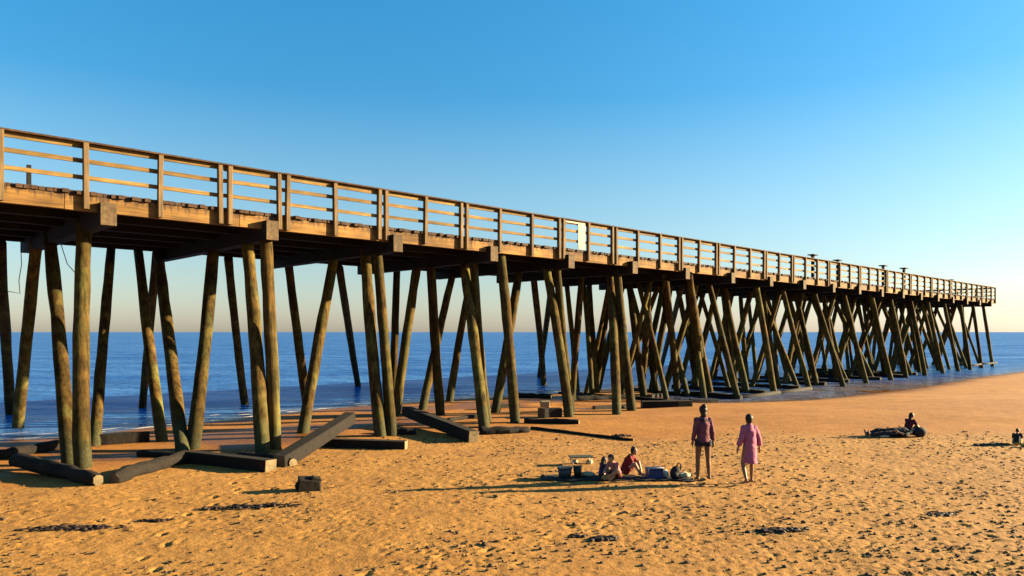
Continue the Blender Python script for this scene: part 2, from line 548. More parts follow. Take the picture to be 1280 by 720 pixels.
attr('wet', np.clip(np.maximum(1.0 - (SD + 0.8 * vnoise(GX, GY, 1.5, 8)) / 1.6, damp), 0, 1))
attr('rough_zone', RM)

q = NT('beach_sand')
v = q.coords((1, 1, 1))
n_big = q.noise(v, 0.22, 4)
n_mid = q.noise(v, 2.2, 5, 0.65)
n_fine = q.noise(v, 26.0, 4, 0.7)
col = q.ramp(n_mid, [(0.3, (0.215, 0.100, 0.018)), (0.55, (0.285, 0.140, 0.027)), (0.75, (0.33, 0.172, 0.040))])
col = q.mix(0.6, col, q.ramp(n_big, [(0.35, (0.86, 0.80, 0.75)), (0.65, (1.08, 1.08, 1.06))]), 'MULTIPLY')
col = q.mix(0.55, col, q.ramp(n_fine, [(0.3, 0.62), (0.55, 1.0), (0.75, 1.2)]), 'MULTIPLY')
rz = q.n('ShaderNodeAttribute', attribute_name='rough_zone')
smooth_col = q.mix(1.0, col, (0.96, 0.79, 0.46), 'MULTIPLY')
col = q.mix(rz.outputs['Fac'], smooth_col, col)
# dark specks of the trampled zone: weed, shell bits and painted-in hollow shadows
vor = q.n('ShaderNodeTexVoronoi'); vor.inputs['Scale'].default_value = 5.5; q.l(v, vor.inputs['Vector'])
spk = q.ramp(vor.outputs['Distance'], [(0.10, 0.85), (0.22, 0.0)])
sel = q.ramp(q.noise(v, 1.4, 3), [(0.48, 0.0), (0.62, 0.9)])
mulm = q.n('ShaderNodeMath', operation='MULTIPLY'); q.l(spk, mulm.inputs[0]); q.l(sel, mulm.inputs[1])
mulm2 = q.n('ShaderNodeMath', operation='MULTIPLY'); q.l(mulm.outputs[0], mulm2.inputs[0]); q.l(rz.outputs['Fac'], mulm2.inputs[1])
col = q.mix(mulm2.outputs[0], col, (0.10, 0.055, 0.028))
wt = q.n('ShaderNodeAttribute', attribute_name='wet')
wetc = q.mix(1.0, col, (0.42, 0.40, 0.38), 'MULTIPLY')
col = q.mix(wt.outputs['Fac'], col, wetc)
q.l(col, q.b.inputs['Base Color'])
q.l(q.ramp(wt.outputs['Fac'], [(0.0, 0.95), (0.75, 0.55), (1.0, 0.22)]), q.b.inputs['Roughness'])
b1 = q.bump(n_fine, 0.35, 0.02)
b2 = q.bump(q.noise(v, 9.0, 4, 0.6), 0.35, 0.05, b1)
q.l(b2, q.b.inputs['Normal'])
me.materials.append(q.m)
sand = bpy.data.objects.new('sand', me)
C.objects.link(sand)
tag(sand, 'orange sandy beach trampled with footprints in front of the pier', 'beach', None, 'structure')

# ------------------------------------------------------------------ sea
q = NT('sea_water')
v = q.coords((1, 1, 1))
vs_ = q.coords((0.55, 1.0, 1))
w1 = q.noise(vs_, 0.55, 5, 0.6)
w2 = q.noise(vs_, 2.6, 4, 0.6)
w3 = q.noise(q.coords((0.10, 0.26, 1)), 0.5, 3)
b1 = q.bump(w1, 1.0, 0.55)
b2 = q.bump(w2, 0.8, 0.12, b1)
q.l(b2, q.b.inputs['Normal'])
deep = q.ramp(w3, [(0.35, (0.010, 0.066, 0.235)), (0.65, (0.024, 0.115, 0.32))])
sha = q.n('ShaderNodeAttribute', attribute_name='shallow')
deep = q.mix(sha.outputs['Fac'], deep, (0.10, 0.066, 0.034))
dif = q.n('ShaderNodeBsdfDiffuse'); q.l(deep, dif.inputs['Color']); q.l(b2, dif.inputs['Normal'])
glo = q.n('ShaderNodeBsdfGlossy'); glo.inputs['Roughness'].default_value = 0.16; q.l(b2, glo.inputs['Normal'])
glo.inputs['Color'].default_value = (0.80, 0.90, 1.0, 1)
fr_ = q.ramp(w3, [(0.35, 0.17), (0.65, 0.32)])
frs = q.mix(sha.outputs['Fac'], fr_, (0.34, 0.34, 0.34))
mxs = q.n('ShaderNodeMixShader')
q.l(frs, mxs.inputs[0]); q.l(dif.outputs[0], mxs.inputs[1]); q.l(glo.outputs[0], mxs.inputs[2])
q.l(mxs.outputs[0], q.t.nodes['Material Output'].inputs['Surface'])
sx_ = graded(-30000, 30000, -22, 50, 0.7, 1.25); sy_ = graded(-60, 30000, 18, 85, 0.7, 1.25)
SX, SY = np.meshgrid(sx_, sy_)
bz, bsd = sand_base(SX, SY)
m_ = MB()
m_.v = [(float(a), float(b), 0.0) for a, b in zip(SX.ravel(), SY.ravel())]
nsx = len(sx_)
for j_ in range(len(sy_) - 1):
    for i_ in range(nsx - 1):
        a = j_ * nsx + i_
        m_.f.append((a, a + 1, a + nsx + 1, a + nsx)); m_.mi.append(0); m_.sm.append(True)
sea = m_.build('sea', q.m)
a_ = sea.data.attributes.new('shallow', 'FLOAT', 'POINT')
a_.data.foreach_set('value', np.clip(np.exp(-np.maximum(-bz, 0) / 0.22) * np.exp(-np.maximum(-bsd, 0) / 40), 0, 1).astype(np.float32).ravel())
tag(sea, 'calm blue sea reaching the horizon behind the pier', 'sea', None, 'structure')

# broken foam line where the ripples run out on the sand
fo = MB()
def foam_run(P, width, seed):
    P = [Vector((a[0], a[1], 0)) for a in P]
    pts = []
    for a, b in zip(P[:-1], P[1:]):
        n_ = max(2, int((b - a).length / .12))
        pts += [a + (b - a) * (k / n_) for k in range(n_)]
    for k in range(len(pts) - 1):
        a, b = pts[k], pts[k + 1]
        d_ = (b - a).normalized(); w_ = Vector((-d_.y, d_.x, 0))
        def prof(p):
            return mn.noise(p * .8 + Vector((seed, 0, 0))), .35 * mn.noise(p * .35 + Vector((0, seed, 0))) + .08 * mn.noise(p * 2)
        f0, o0 = prof(a); f1, o1 = prof(b)
        w0 = width * max(0, f0 + .12) ; w1 = width * max(0, f1 + .12)
        if w0 < .01 and w1 < .01:
            continue
        z0 = .012
        fo.add([a + w_ * (o0 - w0) + Vector((0, 0, z0)), b + w_ * (o1 - w1) + Vector((0, 0, z0)), b + w_ * (o1 + w1) + Vector((0, 0, z0)), a + w_ * (o0 + w0) + Vector((0, 0, z0))], [(0, 1, 2, 3)])
for off_, wd_, sd2 in ((.15, .22, 3.0), (.9, .16, 9.0), (1.9, .12, 17.0)):
    run = []
    for a, b in zip(shore[2:12], shore[3:13]):
        run.append(a)
    run = [(x - .55 * off_, y + .83 * off_) for x, y in run]
    foam_run(run, wd_, sd2)
M['foam'] = mat_plain('sea_foam', (.5, .47, .44), .8, .2, 9, .3)
tag(fo.build('surf_foam', M['foam']), 'thin broken line of foam along the water edge behind the pier', 'foam', None, 'stuff')

# ------------------------------------------------------------------ pier
PIER_RZ = math.atan2(DY, DX)
pier = empty('fishing_pier', (PX0, PY0, 0), 'long weathered timber pier on leaning round piles running out over the sea', 'pier', None, PIER_RZ)
def loc2(p):                                 # world -> pier frame
    dx, dy = p.x - PX0, p.y - PY0
    return (dx * DX + dy * DY, dx * NX + dy * NY)
S0, S1 = -4.2 * BENT, 19.48 * BENT
WID = 8.2
zr = lambda z: z + H
Z_DECK = zr(3.33)

# deck of cross planks with ragged ends
mb = MB()
s = S0
while s < S1:
    w = 0.15
    e0 = random.uniform(-0.07, 0.05); e1 = random.uniform(-0.05, 0.04)
    dz = random.uniform(-0.008, 0.008)
    mb.box((s + w / 2, (WID + e1 + e0) / 2 - 0.02, Z_DECK - 0.045 + dz), (w - 0.018, WID + e1 - e0, 0.09), mi=0)
    s += w
mb.build('deck', M['plank'], pier)

# longitudinal stringers, in lengths butted end to end
for k, t in enumerate((0.10, 1.7, 3.3, 4.9, 6.5, 8.0)):
    s = S0; j = 0
    while s < S1 - 0.1:
        L = min(BENT * 2, S1 - s)
        if k == 0:
            L = min(BENT, S1 - s)
        m1 = MB()
        dz = random.uniform(-0.012, 0.012) if k else 0.006 * (j % 2)
        m1.box((0, 0, 0), (L - 0.012, 0.16 if k == 0 else 0.26, 0.37))
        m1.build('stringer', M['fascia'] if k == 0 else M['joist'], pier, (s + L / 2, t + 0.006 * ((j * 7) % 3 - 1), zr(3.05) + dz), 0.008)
        s += L; j += 1

# cap beams over the bents
for i in range(-4, 20):
    m1 = MB(); m1.box((0, 0, 0), (0.36, WID + 0.50 + random.uniform(-0.06, 0.06), 0.54))
    m1.mi = [1, 1, 0, 0, 1, 1]  # end grain keeps the cap wood; other faces darker, under-deck shade put into colour
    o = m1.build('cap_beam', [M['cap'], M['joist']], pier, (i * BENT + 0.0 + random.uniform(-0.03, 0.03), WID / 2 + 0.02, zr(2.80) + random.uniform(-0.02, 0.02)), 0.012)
    o.rotation_euler = (0, 0, random.uniform(-0.008, 0.008))

# piles
TOPZ = zr(2.56)
def pile(b_world, t_world, r=0.2, bend=0.05):
    b = Vector(b_world); t = Vector(t_world)
    axis = t - b
    b = b - axis.normalized() * 0.5
    t = t + axis.normalized() * 0.36
    n = 12
    side = axis.cross(Vector((random.uniform(-1, 1), random.uniform(-1, 1), 0.1))).normalized()
    pts = []; rs = []
    ph = random.uniform(0.7, 1.3)
    for k in range(n):
        f = k / (n - 1)
        pts.append(b + (t - b) * f + side * bend * math.sin(math.pi * f * ph) )
        rs.append(r * (1.06 - 0.14 * f) * (1 + random.uniform(-0.02, 0.02)))
    m1 = MB(); 
    # to pier frame
    lp = []
    for p in pts:
        s_, t_ = loc2(p); lp.append(Vector((s_, t_, p.z)))
    m1.tube(lp, rs, 14, wob=0.16, freq=2.2)
    o = m1.build('pile', M['pile'], pier, origin=lp[0])
    return o
far = MB()
def far_pile(b, t, r):
    b = Vector(b); t = Vector(t)
    side = (t - b).cross(Vector((random.uniform(-1, 1), random.uniform(-1, 1), .1))).normalized()
    lp = []
    for k in range(9):
        p = b + (t - b) * (k / 8 * 1.06 - .05) + side * .05 * math.sin(math.pi * k / 8)
        s_, t_ = loc2(p); lp.append(Vector((s_, t_, p.z)))
    far.tube(lp, [r * (1.06 - .016 * k) for k in range(9)], 10, wob=.16, freq=2.2)
def top_at(px, bent, tt=None):
    """top end under the cap of a bent, on the sight line of photo column px"""
    u = (px - 640) / F
    s = bent * BENT
    if tt is None:
        t = (u * (PY0 + s * DY) - (PX0 + s * DX)) / (NX - u * NY)
        if t < -0.1 or t > 8.2:
            tt = min(max(t, 0.2), 8.0)
    if tt is not None:
        t = tt
        s = (u * (PY0 + t * NY) - (PX0 + t * NX)) / (DX - u * DY)
    return pier_w(s, t, TOPZ)
near = [  # (foot px, foot py, head px, bent, t or None, radius)
    (15, 545, 0, 0, 8.0, .19), (21, 548, 45, 0, 7.0, .2), (87, 581, 62, 0, 5.0, .2), (104, 585, 104, 0, 1.6, .2), (118, 557, 138, 0, 7.9, .17),
    (203, 551, 174, 1, 8.0, .18), (176, 531, 195, 1, 8.0, .17), (228, 563, 199, 1, 7.6, .2), (240, 561, 268, 1, None, .21), (308, 519, 287, 2, 8.0, .18),
    (328, 566, 309, 1, None, .2), (343, 561, 331, 1, None, .19), (385, 516, 361, 2, 8.0, .19), (379, 541, 418, 2, None, .2), (451, 503, 425, 3, 8.0, .2),
    (476, 545, 457, 2, None, .2), (489, 544, 471, 2, None, .18), (490, 512, 496, 3, 7.0, .18), (495, 519, 521, 3, None, .2), (551, 519, 538, 3, None, .2), (528, 512, 565, 4, 7.0, .19),
    (605, 534, 580, 3, None, .2), (609, 527, 592, 3, None, .18), (644, 528, 627, 3, .3, .2), (619, 516, 649, 4, None, .2), (680, 491, 668, 5, 7.4, .2),
    (562, 502, 588, 4, 7.6, .19), (711, 521, 684, 4, None, .2), (714, 515, 697, 4, .5, .18), (715, 500, 727, 5, 3.5, .18), (746, 491, 737, 6, 7.8, .2), (743, 490, 762, 6, 6.0, .2),
    (771, 518, 762, 5, None, .2), (790, 513, 771, 5, .6, .2), (805, 497, 787, 6, 4.0, .19), (801, 489, 812, 6, 2.6, .19), (672, 489, 690, 5, 7.9, .19),
    (847, 496, 831, 6, None, .19), (821, 480, 852, 7, 4.5, .2), (880, 496, 863, 6, .1, .19)]
npile = 0
for fx, fy, hx, b, tt, r in near:
    foot = onsand(fx, fy)
    pile(foot, top_at(hx, b, tt), r * .93); npile += 1
for (sb, tb, st, tt_) in ((-1, 0.6, -1, 1.4), (-1, 2.6, -1, 2.0), (-1, 7.6, -1, 6.6)):
    f = pier_w(sb * BENT, tb); f.z = gz(f.x, f.y)
    pile(f, pier_w(st * BENT, tt_, TOPZ)); npile += 1
for i in range(7, 20):
    pat = [(0.8, -0.7), (2.3, 1.0), (3.6, 5.2), (6.9, 8.8)] if i >= 10 else [(0.9, -0.5), (2.4, 1.2), (3.4, 4.8), (5.4, 4.4), (6.9, 8.6)]
    if i >= 17:
        pat = [(0.5, -0.4), (2.6, 1.9), (3.4, 5.6), (7.4, 8.2)]
    for a, b in pat:
        sj = random.uniform(-0.3, 0.3)
        f = pier_w(i * BENT + sj, b + random.uniform(-0.2, 0.2)); f.z = min(gz(f.x, f.y), -0.0)
        pile(f, pier_w(i * BENT + random.uniform(-.1, .1), a + random.uniform(-0.3, 0.3), TOPZ), random.uniform(.155, .18)); npile += 1
for i in range(6, 20):
    for a, b in ((1.7, 3.4), (2.9, .7), (4.4, 2.6), (4.6, 6.6), (6.2, 4.9), (7.6, 6.8)):
        if random.random() < .12:
            continue
        ds = random.choice((-1, 1)) * random.uniform(.2, 1.0)
        f = pier_w(i * BENT + ds, b + random.uniform(-.5, .5)); f.z = min(gz(f.x, f.y), 0.0)
        far_pile(f, pier_w(i * BENT + random.uniform(-.15, .15) , a + random.uniform(-.4, .4), TOPZ), random.uniform(.125, .165))
o = far.build('pile', M['pile'], pier); o['kind'] = 'stuff'
for i in range(6, 15):        # low cross timbers between the pile feet
    s_ = i * BENT + random.uniform(-.25, .25)
    a_, b_ = random.uniform(-.8, .6), random.uniform(5.5, 8.4)
    m1 = MB(); m1.tube([(s_ + random.uniform(-.3, .3), a_ + (b_ - a_) * f_, .04 + random.uniform(-.03, .10)) for f_ in (0, .33, .66, 1)], .15, 8, wob=.25)
    m1.build('ground_brace', M['log'], pier, origin=(s_, (a_ + b_) / 2, .1))
for i in (7, 8, 17, 18):
    m1 = MB(); m1.tube([(i * BENT - .3, random.uniform(-.7, -.3), .06 + .34 * (i > 16)), (i * BENT + BENT * .5, random.uniform(-.6, -.4), .03 + .34 * (i > 16)), ((i + 1) * BENT + .3, random.uniform(-.7, -.3), .06 + .34 * (i > 16))], .13 if i < 16 else .08, 8, wob=.2)
    m1.build('ground_brace', M['log'], pier, origin=((i + .5) * BENT, -.5, .15))

# railing: the flat hand rail carries its posts and boards
Z_RT = zr(4.50)
mb = MB()
posts = []
k = -9
double = {-7, -4, 2, 3, 5, 7, 10, 12, 15, 17, 20, 22, 25, 28, 31, 34, 37, 40, 43, 46}
joints_s = [S0]
while True:
    s = -0.43 + 1.672 * k
    if s > S1 - 0.3:
        break
    if s > S0 + .2:
        if k in double:
            posts += [s - 0.13, s + 0.13]; joints_s.append(s)
        else:
            posts.append(s + random.uniform(-.03, .03))
    k += 1
posts.append(S1 - 0.07)
joints_s.append(S1)
for a, b in zip(joints_s[:-1], joints_s[1:]):
    mb.box(((a + b) / 2, 0.0, Z_RT - 0.02 + random.uniform(-.006, .006)), (b - a - 0.012, 0.24, 0.04), j=0.003)
mb.box((S1 - 0.03, WID / 2 + 0.15, Z_RT - 0.02), (0.2, WID - 0.1, 0.038))
rail = mb.build('railing', M['plank'], pier)
for s in posts:
    m1 = MB(); w = random.uniform(0.10, 0.125)
    m1.box((0, 0, 0), (w, 0.13, 1.56))
    o = m1.build('rail_post', M['post'], rail, (s, -0.052, zr(3.68) + random.uniform(-.02, .015)), 0.006)
    o.rotation_euler = (random.uniform(-.008, .008), random.uniform(-.012, .012), 0)
for a, b in zip(joints_s[:-1], joints_s[1:]):
    for z, hgt in ((4.40, 0.145), (4.055, 0.105), (3.655, 0.10)):
        m1 = MB(); m1.box((0, 0, 0), (b - a - 0.015, 0.045, hgt))
        o = m1.build('rail_board', M['rail'], rail, ((a + b) / 2, 0.040 + random.uniform(-.004, .004), zr(z) + random.uniform(-.012, .012)), 0.004)
        o.rotation_euler = (0, random.uniform(-.0025, .0025), 0)
for z, hgt in ((4.40, 0.145), (4.055, 0.105), (3.655, 0.10)):    # across the seaward end
    m1 = MB(); m1.box((0, 0, 0), (0.045, WID - 0.2, hgt)); m1.build('rail_board', M['rail'], rail, (S1 - 0.03, WID / 2 + .08, zr(z)))
for t in (1.7, 3.35, 5.0, 6.65, 8.1):
    m1 = MB(); m1.box((0, 0, 0), (0.13, 0.12, 1.5)); m1.build('rail_post', M['post'], rail, (S1 + 0.055, t, zr(3.69)))

# short post on the deck, pale notice board, T-shaped stands
m1 = MB(); m1.box((0, 0, 0.5), (0.10, 0.11, 1.0), j=.006)
u = (36 - 640) / F; t = 2.9
s = (u * (PY0 + t * NY) - (PX0 + t * NX)) / (DX - u * DY)
o = m1.build('deck_post', M['joist'], None, pier_w(s, t, Z_DECK + 0.005), 0.006); o.rotation_euler = (0, 0, PIER_RZ)
tag(o, 'short dark timber post standing alone on the pier deck behind the railing at far left', 'post')
def pier_s(px, t):
    u = (px - 640) / F
    return (u * (PY0 + t * NY) - (PX0 + t * NX)) / (DX - u * DY)
t = -0.02
sg = empty('notice_board', pier_w(pier_s(727, t), t, Z_DECK), 'plain pale upright notice board fixed to the pier railing', 'sign', None, PIER_RZ)
m1 = MB(); m1.box((0, 0, 0.58), (0.44, 0.03, 1.12)); m1.build('panel', M['pale'], sg, None, 0.004)
m1 = MB(); m1.box((-0.60, 0.0, 1.08), (0.74, 0.03, 0.10)); m1.build('header_strip', M['pale'], sg, None, 0.003)
for zz in (.12, 1.05):
    for xx in (-.18, .18):
        m1 = MB(); m1.tube([(xx, -.014, zz), (xx, -.024, zz)], .014, 8); m1.build('bolt', M['steel'], sg)
labs = ['dark T-shaped timber stand rising above the pier rail, nearest of five to the shore',
        'dark T-shaped timber stand above the pier rail, second of five counted from the shore',
        'dark T-shaped timber stand above the pier rail, middle one of five',
        'dark T-shaped timber stand above the pier rail, close seaward neighbour of the middle one',
        'small dark T-shaped timber stand above the pier rail, closest of five to the seaward end']
proto = None
for (px, sc), lb in zip(((1016, 1.0), (1047, .95), (1104, 1.05), (1130, 1.1), (1189, .9)), labs):
    t = 0.42
    st = empty('rail_stand', pier_w(pier_s(px, t), t, Z_DECK), lb, 'stand', 'T-shaped stands along the pier rail', PIER_RZ)
    st.scale = (sc, sc, sc)
    if proto is None:
        m1 = MB(); m1.box((0, 0, 0.72), (0.16, 0.16, 1.44)); m1.build('stand_post', M['joist'], st, None, .006)
        m1 = MB(); m1.box((0, 0, 1.475), (0.62, 0.42, 0.06)); m1.build('top_board', M['joist'], st, None, .006)
        m1 = MB()
        m1.tube([(-.07, 0, 1.18), (-.27, 0, 1.45)], .03, 6); m1.tube([(.07, 0, 1.18), (.27, 0, 1.45)], .03, 6)
        m1.build('brace', M['joist'], st)
        proto = st
    else:
        for ch in proto.children:
            c = ch.copy(); C.objects.link(c); c.parent = st

# ------------------------------------------------------------------ loose timbers on the sand
def log(a, b, r, label, group='loose timbers around the pile feet', name='fallen_log', cat='log', za=None, zb=None, sq=False, r2=None):
    A = onsand(*a); B = onsand(*b)
    A.z += (r * 0.55 if za is None else za); B.z += (r * 0.45 if zb is None else zb)
    n = 15
    sidev = (B - A).cross(Vector((0, 0, 1))).normalized()
    amp = random.uniform(-.10, .10) if r > .08 else .02
    ex = random.uniform(.78, .95)
    pts = [A + (B - A) * (k / (n - 1)) + sidev * amp * math.sin(math.pi * k / (n - 1)) + sidev * random.uniform(-.02, .02) * (r > .08) for k in range(n)]
    rs = [(r + ((r2 or r * ex) - r) * k / (n - 1)) * (1 + random.uniform(-.05, .05)) for k in range(n)]
    rs[0] *= .86; rs[-1] *= .82
    m1 = MB()
    o0 = len(m1.v)
    if sq:
        rot_ = (B - A).to_track_quat('X', 'Z').to_matrix()
        m1.tube([pts[0], pts[4], pts[10], pts[14]], [r * 1.3] * 4, 4, wob=0.10, endmi=1, smooth=False, freq=.8)
    else:
        m1.tube(pts, rs, 12, wob=0.42, endmi=1, freq=3.2)
        m1.v = [tuple(Vector(v_) + Vector((random.uniform(-1, 1), random.uniform(-1, 1), random.uniform(-1, 1))) * r * .06) for v_ in m1.v]
    mid = (A + B) / 2
    o = m1.build(name, [M['log'], M['logend']], origin=(mid.x, mid.y, gz(mid.x, mid.y)), bevel=.012 if not sq else .02)
    tag(o, label, cat, group)
    return o
log((20, 588), (122, 607), .19, 'dark log slanting in front of the nearest pile with pale cut end at right', za=.24)
log((143, 604), (238, 577), .16, 'log with pale cut end beside the nearest pile, running back towards the second bent', zb=.16)
log((-30, 578), (84, 558), .17, 'dark log behind the leftmost piles entering from the left edge')
log((112, 556), (186, 551), .21, 'thick dark timber lying behind the nearest pile against the water', sq=True)
log((172, 570), (236, 574), .10, 'thin dark log on the sand left of the crossed piles')
log((238, 578), (338, 589), .19, 'dark timber stretching from the crossed piles to the twin front piles', sq=True)
log((367, 582), (300, 572), .15, 'short log with round pale end poking out right of the twin front piles')
log((348, 584), (438, 552), .185, 'dark timber propped up at a slant with its far tip raised off the sand', sq=True, za=.12, zb=.72, r2=.15)
log((400, 558), (508, 561), .16, 'straight timber lying level with a pale cut end facing right', sq=True)
log((508, 528), (592, 553), .19, 'heavy squared beam tilted down to the right at the third bent', sq=True, za=.42, zb=.16)
log((480, 541), (520, 543), .14, 'short dark log half hidden behind the heavy tilted beam')
log((598, 543), (661, 540), .15, 'dark log with a pale end at the foot of the single slanting pile mid beach')
log((655, 529), (724, 530), .12, 'slim log with pale tip lying below the pale block')
log((640, 497), (690, 498), .17, 'dark log at the water line behind the middle bents')
log((722, 501), (792, 499), .17, 'dark log between the dense middle piles by the water')
log((676, 522), (702, 521), .24, 'stubby dark stump lying behind the slim log with pale tip', sq=True)
log((802, 510), (864, 508), .20, 'thick dark timber at the sand edge left of the standing woman', sq=True)
log((862, 503), (897, 503), .12, 'thin dark plank at the sand edge just above the standing woman', sq=True)
log((965, 487), (1040, 480), .16, 'dark log lying in the shallow water among the far piles')
log((900, 492), (960, 488), .14, 'dark log in the brown shallows right of the standing woman')
log((664, 536), (792, 551), .055, 'long thin pole lying on the open sand pointing right', None, 'driftwood_pole', 'pole')
log((600, 512), (648, 508), .12, 'short low dark timber between the middle piles close to the water line', sq=True)
log((742, 512), (786, 509), .11, 'low dark timber lying just right of the puddle among the middle piles', sq=True)
log((560, 527), (604, 520), .09, 'thin dark broken stick of timber behind the heavy tilted beam')
log((812, 498), (850, 492), .13, 'dark low timber at the water edge above the thick sand-edge timber', sq=True)
m1 = MB(); m1.box((0, 0, .14), (.36, .3, .28), j=.04)
p = onsand(681, 509)
o = m1.build('timber_block', M['pale'], None, p, .02); o.rotation_euler = (0.05, 0.04, .2)
tag(o, 'pale squarish block on the sand between the middle piles', 'block')

# stump with cut face in the foreground
p = onsand(386, 613)
rk = MB(); rk.box((0, 0, .11), (.42, .3, .27), j=.035); rk.ball((-.09, 0, .1), (.2, .16, .14)); rk.box((.12, -.04, .2), (.2, .2, .16), Matrix.Rotation(.3, 3, 'Y'), j=.02)
o = rk.build('driftwood_stump', M['log'], None, p, .015); o.rotation_euler = (0.05, .06, .35)
tag(o, 'small dark chunk of timber alone on the open sand left of centre', 'stump')

# ------------------------------------------------------------------ seaweed and litter
def weed(name, px, py, lx, ly, n, label, size=.07):
    c = onsand(px, py)
    m1 = MB()
    for _ in range(n):
        a = random.gauss(0, .45); b = random.gauss(0, .4)
        x = c.x + max(-1.2, min(1.2, a)) * lx; y = c.y + b * ly + a * ly * .4
        z = gz(x, y)
        s = size * random.uniform(.35, 1.2)
        if random.random() < .55:
            ang = random.uniform(-.6, .6)
            pts = [(x + (f - .5) * s * 3 * math.cos(ang), y + (f - .5) * s * 3 * math.sin(ang), z + .01 + s * .4 * math.sin(math.pi * f) * random.uniform(.2, 1)) for f in (0, .33, .66, 1)]
            m1.tube(pts, [s * .13, s * .25, s * .2, s * .06], 5)
        else:
            m1.ball((x, y, z + s * .25), (s, s * random.uniform(.5, .9), s * random.uniform(.25, .55)), Matrix.Rotation(random.uniform(0, 3), 3, 'Z'), 7, 5)
    o = m1.build(name, M['weed'], origin=c)
    return tag(o, label, 'seaweed', 'seaweed washed up on the open sand')
weed('seaweed', 312, 634, .75, .22, 150, 'dark winding strand of seaweed below the small timber chunk', .06)
weed('seaweed', 88, 661, .85, .22, 190, 'broad dark patch of seaweed at the lower left of the beach', .05)
weed('seaweed', 196, 651, .22, .08, 60, 'small dark tuft of seaweed right of the broad lower left patch', .045)
weed('seaweed', 756, 674, .18, .14, 60, 'compact dark lump of seaweed below the seated family', .07)
weed('seaweed', 722, 671, .12, .08, 24, 'little dark seaweed lump just left of the compact one', .05)
weed('seaweed', 972, 664, .42, .13, 100, 'dark seaweed heap on the sand below the woman in the magenta tunic', .065)
weed('seaweed', 775, 545, .3, .2, 60, 'grey brown seaweed heap by the tip of the long thin pole', .07)
weed('seaweed', 1180, 643, .3, .15, 50, 'loose dark seaweed scatter at the lower right of the beach', .05)
weed('seaweed', 1240, 556, .5, .16, 70, 'flat dark seaweed streak left of the person at the right edge', .07)

m1 = MB()
cnt = 0
ico = [(0, 0, 1), (.89, 0, .45), (.28, .85, .45), (-.72, .53, .45), (-.72, -.53, .45), (.28, -.85, .45), (.72, .53, -.3), (-.28, .85, -.3), (-.89, 0, -.3), (-.28, -.85, -.3), (.72, -.53, -.3)]
icf = [(0, 1, 2), (0, 2, 3), (0, 3, 4), (0, 4, 5), (0, 5, 1), (1, 6, 2), (2, 7, 3), (3, 8, 4), (4, 9, 5), (5, 10, 1), (6, 7, 2), (7, 8, 3), (8, 9, 4), (9, 10, 5), (10, 6, 1)]
xsL, ysL = xs, ys
while cnt < 3600:
    Y = 8.5 + 17 * random.random() ** 1.2
    X = random.uniform(-.8 * Y, .8 * Y)
    m = float(rough_mask(np.array(X), np.array(Y)))
    cl = .5 + 1.7 * float(vnoise(np.array(X), np.array(Y), 1.8, 31)) + .25 * X / Y
    if random.random() > m * max(.1, cl):
        continue
    cnt += 1
    i = min(np.searchsorted(xs, X), nx - 1); j = min(np.searchsorted(ys, Y), ny - 1)
    z = float(Z[j, i])
    s = random.uniform(.012, .034) * (1.5 if random.random() < .08 else 1)
    a = random.uniform(0, 6.28); ca, sa = math.cos(a), math.sin(a)
    ex = random.uniform(.8, 1.8); ez = random.uniform(.5, .9)
    m1.add([(X + s * (p[0] * ex * ca - p[1] * sa), Y + s * (p[0] * ex * sa + p[1] * ca), z + s * p[2] * ez + s * .2) for p in ico], icf)
lit = m1.build('beach_litter', M['litter'])
tag(lit, 'scattered bits of shell, pebble and dry weed over the trampled sand', 'beach litter', None, 'stuff')

